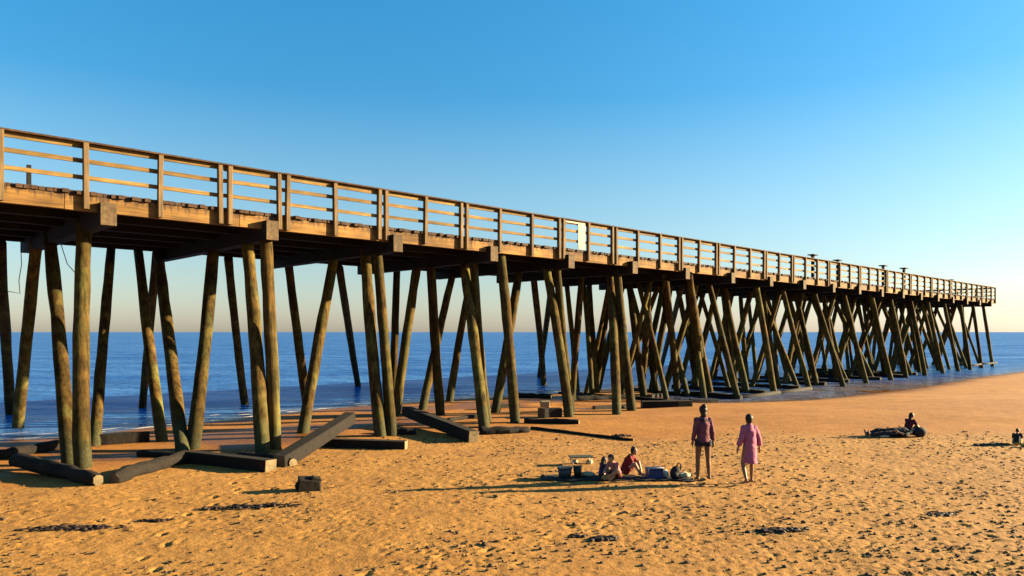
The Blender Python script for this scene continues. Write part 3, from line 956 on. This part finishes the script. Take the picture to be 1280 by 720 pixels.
# ------------------------------------------------------------------ people
def V(*a): return Vector(a)
def person(name_label, cat, foot, rz, J, skin, hairm, clothes, group=None, hair_style='short', scale=1.0, hat=None):
    """J: joints in the figure's own frame (facing +Y, metres)"""
    root = empty('person', foot, name_label, cat, group, rz)
    root.scale = (scale,) * 3
    b = MB()
    pel, che, nek, hed = J['pelvis'], J['chest'], J['neck'], J['head']
    up = (nek - pel).normalized()
    fwd = J.get('look', V(0, 1, 0)).normalized()
    hk = J.get('hs', 1.0)
    for sgn, side in ((-1, 'l'), (1, 'r')):
        sh, el, wr = J['sh_' + side], J['el_' + side], J['wr_' + side]
        hp, kn, an = J['hip_' + side], J['kn_' + side], J['an_' + side]
        toe = J['toe_' + side]
        b.capsule(sh, el, .050, .038); b.capsule(el, wr, .038, .026)
        b.capsule(hp, kn, .083, .052); b.capsule(kn, kn + (an - kn) * .35, .050, .053); b.capsule(kn + (an - kn) * .35, an, .053, .034)
        b.capsule(an - (toe - an).normalized() * .03 - V(0, 0, .03), toe, .036, .024)
        b.capsule(che + (sh - che) * .5, sh, .07, .056)
        b.capsule(pel, hp, .10, .09)
        # hand: palm, four fingers and a thumb
        hd = (wr - el).normalized()
        hd = (hd + J.get('hand_' + side, V(0, 0, 0))).normalized()
        across = hd.cross(V(sgn, 0.2, 0)).normalized()
        nrm = hd.cross(across).normalized()
        palm = wr + hd * .05
        b.capsule(wr, palm, .026, .03); b.capsule(palm - across * .022, palm + across * .022, .017, .017, 8)
        for fi, (ofs, ln) in enumerate(((-.031, .062), (-.011, .072), (.010, .068), (.029, .054))):
            k0 = palm + hd * .025 + across * ofs
            k1 = k0 + (hd + nrm * .25).normalized() * ln * .55
            k2 = k1 + (hd + nrm * .8).normalized() * ln * .5
            b.capsule(k0, k1, .0095, .0088, 6); b.capsule(k1, k2, .0088, .0075, 6)
        th0 = palm - hd * .02 - across * .03
        th1 = th0 + (hd * .7 - across * .8).normalized() * .035
        b.capsule(th0, th1, .012, .010, 6); b.capsule(th1, th1 + (hd + nrm * .3).normalized() * .028, .010, .008, 6)
    wst = pel + (che - pel) * .45
    b.capsule(pel, wst, .125, .112); b.capsule(wst, che, .112, .13); b.capsule(che, nek - up * .05, .125, .07)
    b.capsule(nek - up * .04, hed - up * .04, .052, .05)
    hr = fwd.to_track_quat('Y', 'Z').to_matrix()
    hb_ = len(b.v)
    b.ball(hed, (.074, .092, .112), hr, 16, 12)
    b.ball(hed + hr @ V(0, .03, -.06), (.055, .062, .06), hr)                # jaw
    b.capsule(hed + hr @ V(0, .088, .01), hed + hr @ V(0, .104, -.025), .010, .014, 8)   # nose
    b.capsule(hed + hr @ V(-.022, .086, -.058), hed + hr @ V(.022, .086, -.058), .009, .009, 8)  # mouth
    for sx in (-1, 1):
        b.ball(hed + hr @ V(.076 * sx, -.005, -.005), (.012, .024, .034), hr)  # ears
        b.capsule(hed + hr @ V(.015 * sx, .086, .03), hed + hr @ V(.045 * sx, .076, .03), .010, .009, 8)  # brow
    b.v[hb_:] = [tuple(hed + (Vector(p_) - hed) * hk) for p_ in b.v[hb_:]]
    body = b.build('body', skin, root)
    remesh(body, .0085, 3)
    for sx in (-1, 1):
        e = MB(); e.ball(hed + hk * (hr @ V(.03 * sx, .083, .008)), (.011, .008, .008), hr, 8, 6); e.build('eye', M['iris'], root)
    h = MB()
    h.ball(hed + hr @ V(0, -.016, .022), (.090, .102, .112), hr, 18, 12)
    if hair_style == 'bun':
        h.ball(hed + hr @ V(0, -.075, .105), (.062, .055, .055), hr); h.ball(hed + hr @ V(0, -.07, -.07), (.062, .04, .09), hr)
    elif hair_style == 'long':
        h.capsule(hed + hr @ V(0, -.06, 0), hed + hr @ V(0, -.10, -.22), .075, .05)
    else:
        h.ball(hed + hr @ V(0, -.05, -.035), (.07, .055, .07), hr)
    # keep the face free: cut hair in front of the forehead
    h.v = [tuple(hed + (Vector(p_) - hed) * hk) for p_ in h.v]
    ho = h.build('hair', hairm, root)
    inv = hr.transposed()
    bm = bmesh.new(); bm.from_mesh(ho.data)
    for vv in bm.verts:
        q_ = inv @ (vv.co - hed)
        if q_.y > .045 * hk and q_.z < .06 * hk:
            vv.co = hed + hr @ V(q_.x * .8, .03, max(q_.z, -.05))
    bm.to_mesh(ho.data); bm.free()
    for nm, m_, segs, vox in clothes:
        c = MB()
        for sg_ in segs:
            if sg_[0] == 'cap':
                c.capsule(*sg_[1:])
            elif sg_[0] == 'cone':
                p0, p1, r0, r1 = sg_[1:]
                c.tube([p0 + (p1 - p0) * f for f in (0, .25, .5, .75, 1)], [r0 + (r1 - r0) * f for f in (0, .25, .5, .75, 1)], 18)
            elif sg_[0] == 'ball':
                c.ball(*sg_[1:])
        co_ = c.build(nm, m_, root)
        remesh(co_, .011, 2)
        # soft folds
        nv_ = len(co_.data.vertices)
        nrm_ = np.empty(nv_ * 3, np.float32); co_.data.vertices.foreach_get('normal', nrm_)
        pos_ = np.empty(nv_ * 3, np.float32); co_.data.vertices.foreach_get('co', pos_)
        nrm_ = nrm_.reshape(-1, 3); pos_ = pos_.reshape(-1, 3)
        am_ = np.array([mn.noise(Vector(p_) * 9.0) * .012 + mn.noise(Vector(p_) * 22.0) * .005 for p_ in pos_.astype(float)], np.float32)
        co_.data.vertices.foreach_set('co', (pos_ + nrm_ * am_[:, None]).ravel()); co_.data.update()
    return root

def standing(h=1.66, arm_out=.03, legs=((0, 0), (0, 0)), lean=0.0, bendk=(0, 0)):
    k = h / 1.70
    J = {'pelvis': V(0, 0, .95), 'chest': V(0, lean * .5, 1.27), 'neck': V(0, lean * .8, 1.46), 'head': V(0, lean + .01, 1.585)}
    for sgn, side, (dy, dx), bk in ((-1, 'l', legs[0], bendk[0]), (1, 'r', legs[1], bendk[1])):
        J['sh_' + side] = V(.150 * sgn, lean * .7, 1.375)
        J['el_' + side] = V((.195 + arm_out) * sgn, lean * .5 - .03, 1.10)
        J['wr_' + side] = V((.215 + arm_out * 1.6) * sgn, lean * .5 + .02, .88)
        J['hip_' + side] = V(.095 * sgn, 0, .90)
        J['kn_' + side] = V(.10 * sgn + dx * .5, dy * .5 + .03 + bk * .2, .49 + bk * .02)
        J['an_' + side] = V(.10 * sgn + dx, dy, .085 + bk * .12)
        J['toe_' + side] = J['an_' + side] + V(.01 * sgn, .15, -.055 - bk * .09)
    return J

# the standing woman in the plum top
J = standing(1.66, .012, ((.0, -.03), (.03, .05)))
up = [('cone', J['pelvis'] + V(0, 0, -.06), J['pelvis'] + V(0, 0, .12), .150, .138), ('cone', J['pelvis'] + V(0, 0, .08), J['chest'] + V(0, 0, .02), .138, .146), ('cap', J['chest'], J['neck'] - V(0, 0, .075), .148, .105)]
for s_ in 'lr':
    up += [('cap', J['chest'] + (J['sh_' + s_] - J['chest']) * .5, J['sh_' + s_], .085, .066), ('cap', J['sh_' + s_], J['el_' + s_], .064, .054), ('cone', J['el_' + s_], J['wr_' + s_] * .85 + J['el_' + s_] * .15, .054, .046)]
lo = [('cap', J['pelvis'] + V(0, 0, .0), J['pelvis'] + V(0, 0, -.03), .138, .135)]
for s_ in 'lr':
    lo += [('cone', J['hip_' + s_] + V(0, 0, .03), J['hip_' + s_] * .72 + J['kn_' + s_] * .28, .108, .092)]
col_ = [('cone', J['neck'] + V(0, 0, -.10), J['neck'] + V(0, 0, -.015), .135, .07)]
person('standing woman in plum long-sleeved top and dark shorts, hair in a bun, from behind', 'person',
       onsand(879, 601), .06, J, M['skin_b'], M['hair'], [('top', M['plum'], up, 0), ('shorts', M['navy'], lo, 0), ('collar', M['charcoal'], col_, 0)], 'people on the beach', 'bun', scale=1.66 / 1.70)

# the walking woman in the magenta tunic
J = standing(1.50, .05, ((-.22, -.13), (.12, .03)), .03, (.6, 0))
up = [('cone', J['pelvis'] + V(.0, 0, -.44), J['pelvis'] + V(0, 0, .1), .185, .152), ('cone', J['pelvis'] + V(0, 0, .06), J['chest'] + V(0, 0, .04), .158, .155), ('cap', J['chest'], J['neck'] - V(0, 0, .065), .148, .105)]
for s_ in 'lr':
    up += [('cap', J['chest'] + (J['sh_' + s_] - J['chest']) * .5, J['sh_' + s_], .09, .075), ('cap', J['sh_' + s_], J['el_' + s_], .075, .068), ('cone', J['el_' + s_], J['wr_' + s_] * .7 + J['el_' + s_] * .3, .068, .066)]
person('walking woman in a loose magenta knee-length tunic with short dark hair, seen from behind', 'person',
       onsand(937, 605), .25, J, M['skin_a'], M['hair'], [('tunic', M['magenta'], up, 0)], 'people on the beach', scale=1.50 / 1.70)

def sitting(h=1.2, lean=.12, knees=.0, spread=.14, reach=.30):
    """on the ground with bent legs in front"""
    k = h / 1.70
    J = {'pelvis': V(0, 0, .13), 'chest': V(0, lean * .8, .46), 'neck': V(0, lean * 1.35, .63), 'head': V(0, lean * 1.75, .755)}
    for sgn, side in ((-1, 'l'), (1, 'r')):
        J['sh_' + side] = V(.165 * sgn, lean * 1.2, .57)
        J['el_' + side] = V(.22 * sgn, lean + .16, .36)
        J['wr_' + side] = V(.13 * sgn, lean + reach, .24)
        J['hip_' + side] = V(.10 * sgn, .04, .12)
        J['kn_' + side] = V((.12 + spread) * sgn, .38, .34 + knees)
        J['an_' + side] = V((.06 + spread * .3) * sgn, .50, .09)
        J['toe_' + side] = V((.07 + spread * .3) * sgn, .63, .04)
    return J, k
def sit_top(J, k, sleeves=True, bottom=.0):
    k = 1.0
    r = [('cone', J['pelvis'] + V(0, 0, bottom), J['chest'], .155 * k, .15 * k), ('cap', J['chest'], J['chest'] * .5 + J['neck'] * .5, .155 * k, .115 * k)]
    for s_ in 'lr':
        r += [('cap', J['chest'] + (J['sh_' + s_] - J['chest']) * .5, J['sh_' + s_], .085 * k, .072 * k)]
        if sleeves:
            r += [('cone', J['sh_' + s_], J['el_' + s_] * .7 + J['sh_' + s_] * .3, .07 * k, .064 * k)]
    return r
def sit_legs(J, k, frac=.6, r0=.112, r1=.085):
    k = 1.0
    r = [('cap', J['pelvis'], J['pelvis'] + V(0, .05 * k, -.01 * k), .138 * k, .12 * k)]
    for s_ in 'lr':
        r += [('cone', J['hip_' + s_], J['hip_' + s_] * (1 - frac) + J['kn_' + s_] * frac, r0 * k, r1 * k)]
    return r
# blanket under the family
c = onsand(757, 600)
blx, bly = 3.35, .55
m1 = MB(); nn_ = 40; vs = []
for j in range(9):
    for i in range(nn_ + 1):
        x = c.x + (i / nn_ - .42) * blx; y = c.y + (j / 8 - .25) * bly + .05 * math.sin(i * .6)
        vs.append((x, y, gz(x, y) + .028 + .012 * math.sin(i * 1.3 + j) + .01 * mn.noise(Vector((x * 4, y * 4, 0)))))
nv = len(vs)
vs2 = vs + [(a, b_, z_ - .02) for a, b_, z_ in vs]
W_ = nn_ + 1
fs = []
for j in range(8):
    for i in range(nn_):
        a = j * W_ + i
        fs.append((a, a + 1, a + W_ + 1, a + W_)); fs.append((nv + a, nv + a + W_, nv + a + W_ + 1, nv + a + 1))
for i in range(nn_):
    a = i; fs.append((a, nv + a, nv + a + 1, a + 1)); a = 8 * W_ + i; fs.append((a, a + 1, nv + a + 1, nv + a))
for j in range(8):
    a = j * W_; fs.append((a, a + W_, nv + a + W_, nv + a)); a = j * W_ + nn_; fs.append((a, nv + a, nv + a + W_, a + W_))
m1.add(vs2, fs, 0, True)
tag(m1.build('blanket', M['mat'], origin=c), 'dark rumpled blanket spread on the sand under the seated family', 'blanket')

def onmat(px, py):
    p = onsand(px, py); p.z += .03; return p
J, k = sitting(1.06, .22, .02, .12, .34); J['hs'] = 1.22; J['look'] = V(0, 1, -.45)
person('child in a pink top with brown hair, sitting on the dark blanket and bending forward', 'person',
       onmat(772, 600), 2.35, J, M['skin_c'], M['brown_hair'], [('top', M['pink'], sit_top(J, k), 0), ('shorts', M['maroon'], sit_legs(J, k), 0)], 'people on the beach', 'short', scale=k)
J, k = sitting(1.24, .17, .06, .08, .26)
person('dark-haired person in a red shirt crouching on the blanket behind the pink child', 'person',
       onmat(781, 595), -2.0, J, M['skin_c'], M['hair'], [('shirt', M['red'], sit_top(J, k), 0), ('shorts', M['red'], sit_legs(J, k, .5), 0)], 'people on the beach', scale=k)
J, k = sitting(.86, .10, .0, .10, .26); J['hs'] = 1.3
person('small dark-haired child in purple sitting at the left of the seated family', 'person',
       onmat(752, 599), -.9, J, M['skin_b'], M['hair'], [('top', M['purple'], sit_top(J, k), 0), ('trousers', M['purple'], sit_legs(J, k, .9), 0)], 'people on the beach', 'long', scale=k)

# family belongings
def at_m(name, px, py, label, cat, rz=0.0, mat_lift=.03):
    p = onsand(px, py); p.z += mat_lift
    return empty(name, p, label, cat, None, rz)
t = at_m('cooler_box', 818, 598, 'blue cooler box on the sand between the red-shirted person and the dark backpack', 'cooler', .05, .0)
m1 = MB(); m1.box((0, 0, .10), (.37, .24, .20)); m1.build('body', M['cooler'], t, None, .015)
m1 = MB(); m1.box((0, 0, .222), (.385, .255, .04)); m1.build('lid', M['cooler'], t, None, .012)
m1 = MB(); m1.tube([(-.17, -.135, .12), (-.17, -.15, .26), (.17, -.15, .26), (.17, -.135, .12)], .01, 6); m1.build('handle', M['white'], t)
t = at_m('storage_tub', 706, 598, 'slate grey open tub at the left end of the family blanket', 'tub', .1)
m1 = MB(); m1.tube([(0, 0, 0), (0, 0, .2)], [.13, .16], 20); m1.build('body', M['tote'], t)
m1 = MB(); m1.tube([(0, 0, .2), (0, 0, .222)], [.172, .172], 20); m1.build('rim', M['tote'], t)
m1 = MB(); m1.tube([(-.165, 0, .2), (-.12, -.02, .13), (0, -.17, .08), (.12, -.02, .13), (.165, 0, .2)], .006, 6); m1.build('handle', M['steel'], t)
t = at_m('bucket', 722, 598, 'dark green bucket right of the slate grey tub', 'bucket', .1)
m1 = MB(); m1.tube([(0, 0, 0), (0, 0, .23)], [.075, .10], 18); m1.build('body', M['green'], t)
m1 = MB(); m1.tube([(0, 0, .225), (0, 0, .245)], [.108, .108], 18); m1.build('rim', M['green'], t)
m1 = MB(); m1.tube([(-.1, 0, .23), (-.06, .02, .31), (.06, .02, .31), (.1, 0, .23)], .006, 6); m1.build('handle', M['steel'], t)
# towels and bags: soft lumps
def soft(name, px, py, size, mat, label, cat, rz=0.0, lift=.03):
    p = onsand(px, py); p.z += lift
    m1 = MB(); m1.ball((0, 0, size[2] * .9), size, None, 20, 14)
    for i, vv in enumerate(m1.v):
        q_ = Vector(vv); n_ = mn.noise(q_ * 11 + Vector((px, 0, 0))) * .028 + mn.noise(q_ * 27) * .01
        q_ += q_.normalized() * n_; q_.z = max(q_.z, 0.0); m1.v[i] = tuple(q_)
    o = m1.build(name, mat, None, p); o.rotation_euler = (0, 0, rz)
    return tag(o, label, cat)
soft('towel', 761, 601, (.17, .10, .06), M['yellow'], 'crumpled yellow towel in front of the bending child', 'towel', .3)
soft('towel', 735, 597, (.16, .09, .055), M['cream'], 'crumpled cream towel between the green bucket and the small child', 'towel', -.2)
soft('beach_bag', 855, 599, (.14, .10, .075), M['cream'], 'pale bag lying right of the dark backpack', 'bag', .1)
soft('beach_bag', 832, 598, (.08, .08, .08), M['white'], 'small white bag leaning at the right side of the blue cooler', 'bag', .1)
t = at_m('backpack', 844, 599, 'dark backpack with a raised strap between the blue cooler and the pale bag', 'backpack', .2)
m1 = MB(); m1.ball((0, 0, .12), (.12, .09, .15), Matrix.Rotation(.35, 3, 'Y'), 16, 10); m1.ball((-.03, -.07, .08), (.07, .05, .07), None, 12, 8); remesh(m1.build('body', M['charcoal'], t), .012, 2)
m1 = MB(); m1.tube([(.02, 0, .24), (.06, -.02, .33), (.13, -.02, .3), (.11, -.02, .16)], .016, 6); m1.build('strap', M['charcoal'], t)
# low folding table behind the tub
t = at_m('folding_table', 726, 581, 'low grey green folding table standing on the sand behind the tub and bucket', 'table', .12, .0)
m1 = MB(); m1.box((0, 0, .205), (.58, .30, .028)); m1.build('table_top', M['board'], t, None, .008)
for sx in (-1, 1):
    for sy in (-1, 1):
        m1 = MB(); m1.tube([(sx * .25, sy * .12, .19), (sx * .2, sy * .12, -.03)], .011, 6); m1.build('leg', M['white'], t)
soft('towel', 737, 580, (.1, .08, .055), M['cream'], 'rolled pale towel under the right side of the low folding table', 'towel', 0, .0)
soft('beach_bag', 719, 580, (.08, .07, .06), M['cream'], 'little pale bag under the left side of the low folding table', 'bag', 0, .0)

# couple further up the beach
J, k = sitting(1.36, .14, .0, .05, .30)
person('dark-haired person in a maroon top sitting upright on the smooth sand bank', 'person',
       onsand(1134, 544), -1.2, J, M['skin_c'], M['hair'], [('top', M['maroon'], sit_top(J, k), 0), ('trousers', M['charcoal'], sit_legs(J, k, .95), 0)], 'people on the beach', 'long', scale=k)
# lying person: built lying along -X from the hips
def lying():
    J = {'pelvis': V(0, 0, .14), 'chest': V(.32, 0, .15), 'neck': V(.50, .0, .15), 'head': V(.63, .0, .16), 'look': V(.15, -.4, .9)}
    for sgn, side in ((1, 'l'), (-1, 'r')):
        J['sh_' + side] = V(.43, .16 * sgn, .14)
        J['el_' + side] = V(.22, .27 * sgn, .09)
        J['wr_' + side] = V(.03, .20 * sgn, .17)
        J['hip_' + side] = V(-.05, .09 * sgn, .13)
        J['kn_' + side] = V(-.42, .11 * sgn, .20 if sgn > 0 else .12)
        J['an_' + side] = V(-.82, .10 * sgn, .08)
        J['toe_' + side] = V(-.87, .12 * sgn, .20)
    return J
J = lying()
tp = [('cap', J['pelvis'], J['chest'], .145, .15), ('cap', J['chest'], J['neck'] - V(.06, 0, 0), .14, .09)]
for s_ in 'lr':
    tp += [('cap', J['chest'] + (J['sh_' + s_] - J['chest']) * .5, J['sh_' + s_], .085, .07), ('cap', J['sh_' + s_], J['el_' + s_], .066, .056)]
lg = [('cap', J['pelvis'], J['pelvis'] - V(.06, 0, 0), .14, .135)]
for s_ in 'lr':
    lg += [('cap', J['hip_' + s_], J['kn_' + s_], .10, .07), ('cone', J['kn_' + s_], J['an_' + s_], .07, .055)]
person('person in dark clothes lying flat on the sand beside the maroon-topped sitter', 'person',
       onsand(1117, 546), math.radians(4), J, M['skin_c'], M['hair'], [('shirt', M['charcoal'], tp, 0), ('trousers', M['charcoal'], lg, 0)], 'people on the beach', scale=1.0)
soft('beach_bag', 1150, 546, (.22, .15, .16), M['charcoal'], 'bulky dark bag right of the maroon-topped sitter', 'bag', .3, 0)
soft('towel', 1105, 547, (.18, .1, .05), M['cream'], 'small pale towel by the feet of the lying person', 'towel', .1, 0)
# person at the right edge of the picture
J, k = sitting(.92, .20, .05, .06, .3)
person('dark-clothed person sitting on the sand, cut by the right edge of the picture', 'person',
       onsand(1271, 557), -.7, J, M['skin_c'], M['hair'], [('top', M['charcoal'], sit_top(J, k), 0), ('shorts', M['yellow'], sit_legs(J, k), 0)], 'people on the beach', scale=k)
soft('towel', 1283, 559, (.2, .12, .07), M['yellow'], 'yellow towel beside the person at the right edge', 'towel', .1, 0)

# ------------------------------------------------------------------ tangled lines hanging below the deck
def hang(px, py0, t, zs, label):
    s = pier_s(px, t)
    pts = []
    for i, (dx_, dz_) in enumerate(zs):
        pts.append(pier_w(s + dx_, t, zr(2.5) + dz_))
    m1 = MB(); m1.tube(pts, .012, 5)
    tag(m1.build('hanging_line', M['line'], origin=pts[0]), label, 'line', 'tangled lines below the pier deck')
hang(26, 0, 7.6, [(0, .2), (.02, -.4), (-.05, -.9), (-.02, -1.3), (-.3, -1.25), (-.7, -1.3)], 'thin dark line hanging under the deck left of the first leaning pile')
hang(84, 0, 5.0, [(-.2, .2), (.0, -.5), (.2, -.75), (.32, -.8), (.4, -1.2), (.38, -1.7), (.2, -1.72)], 'thin dark snagged line hanging between the first dark pile and the nearest bright pile')
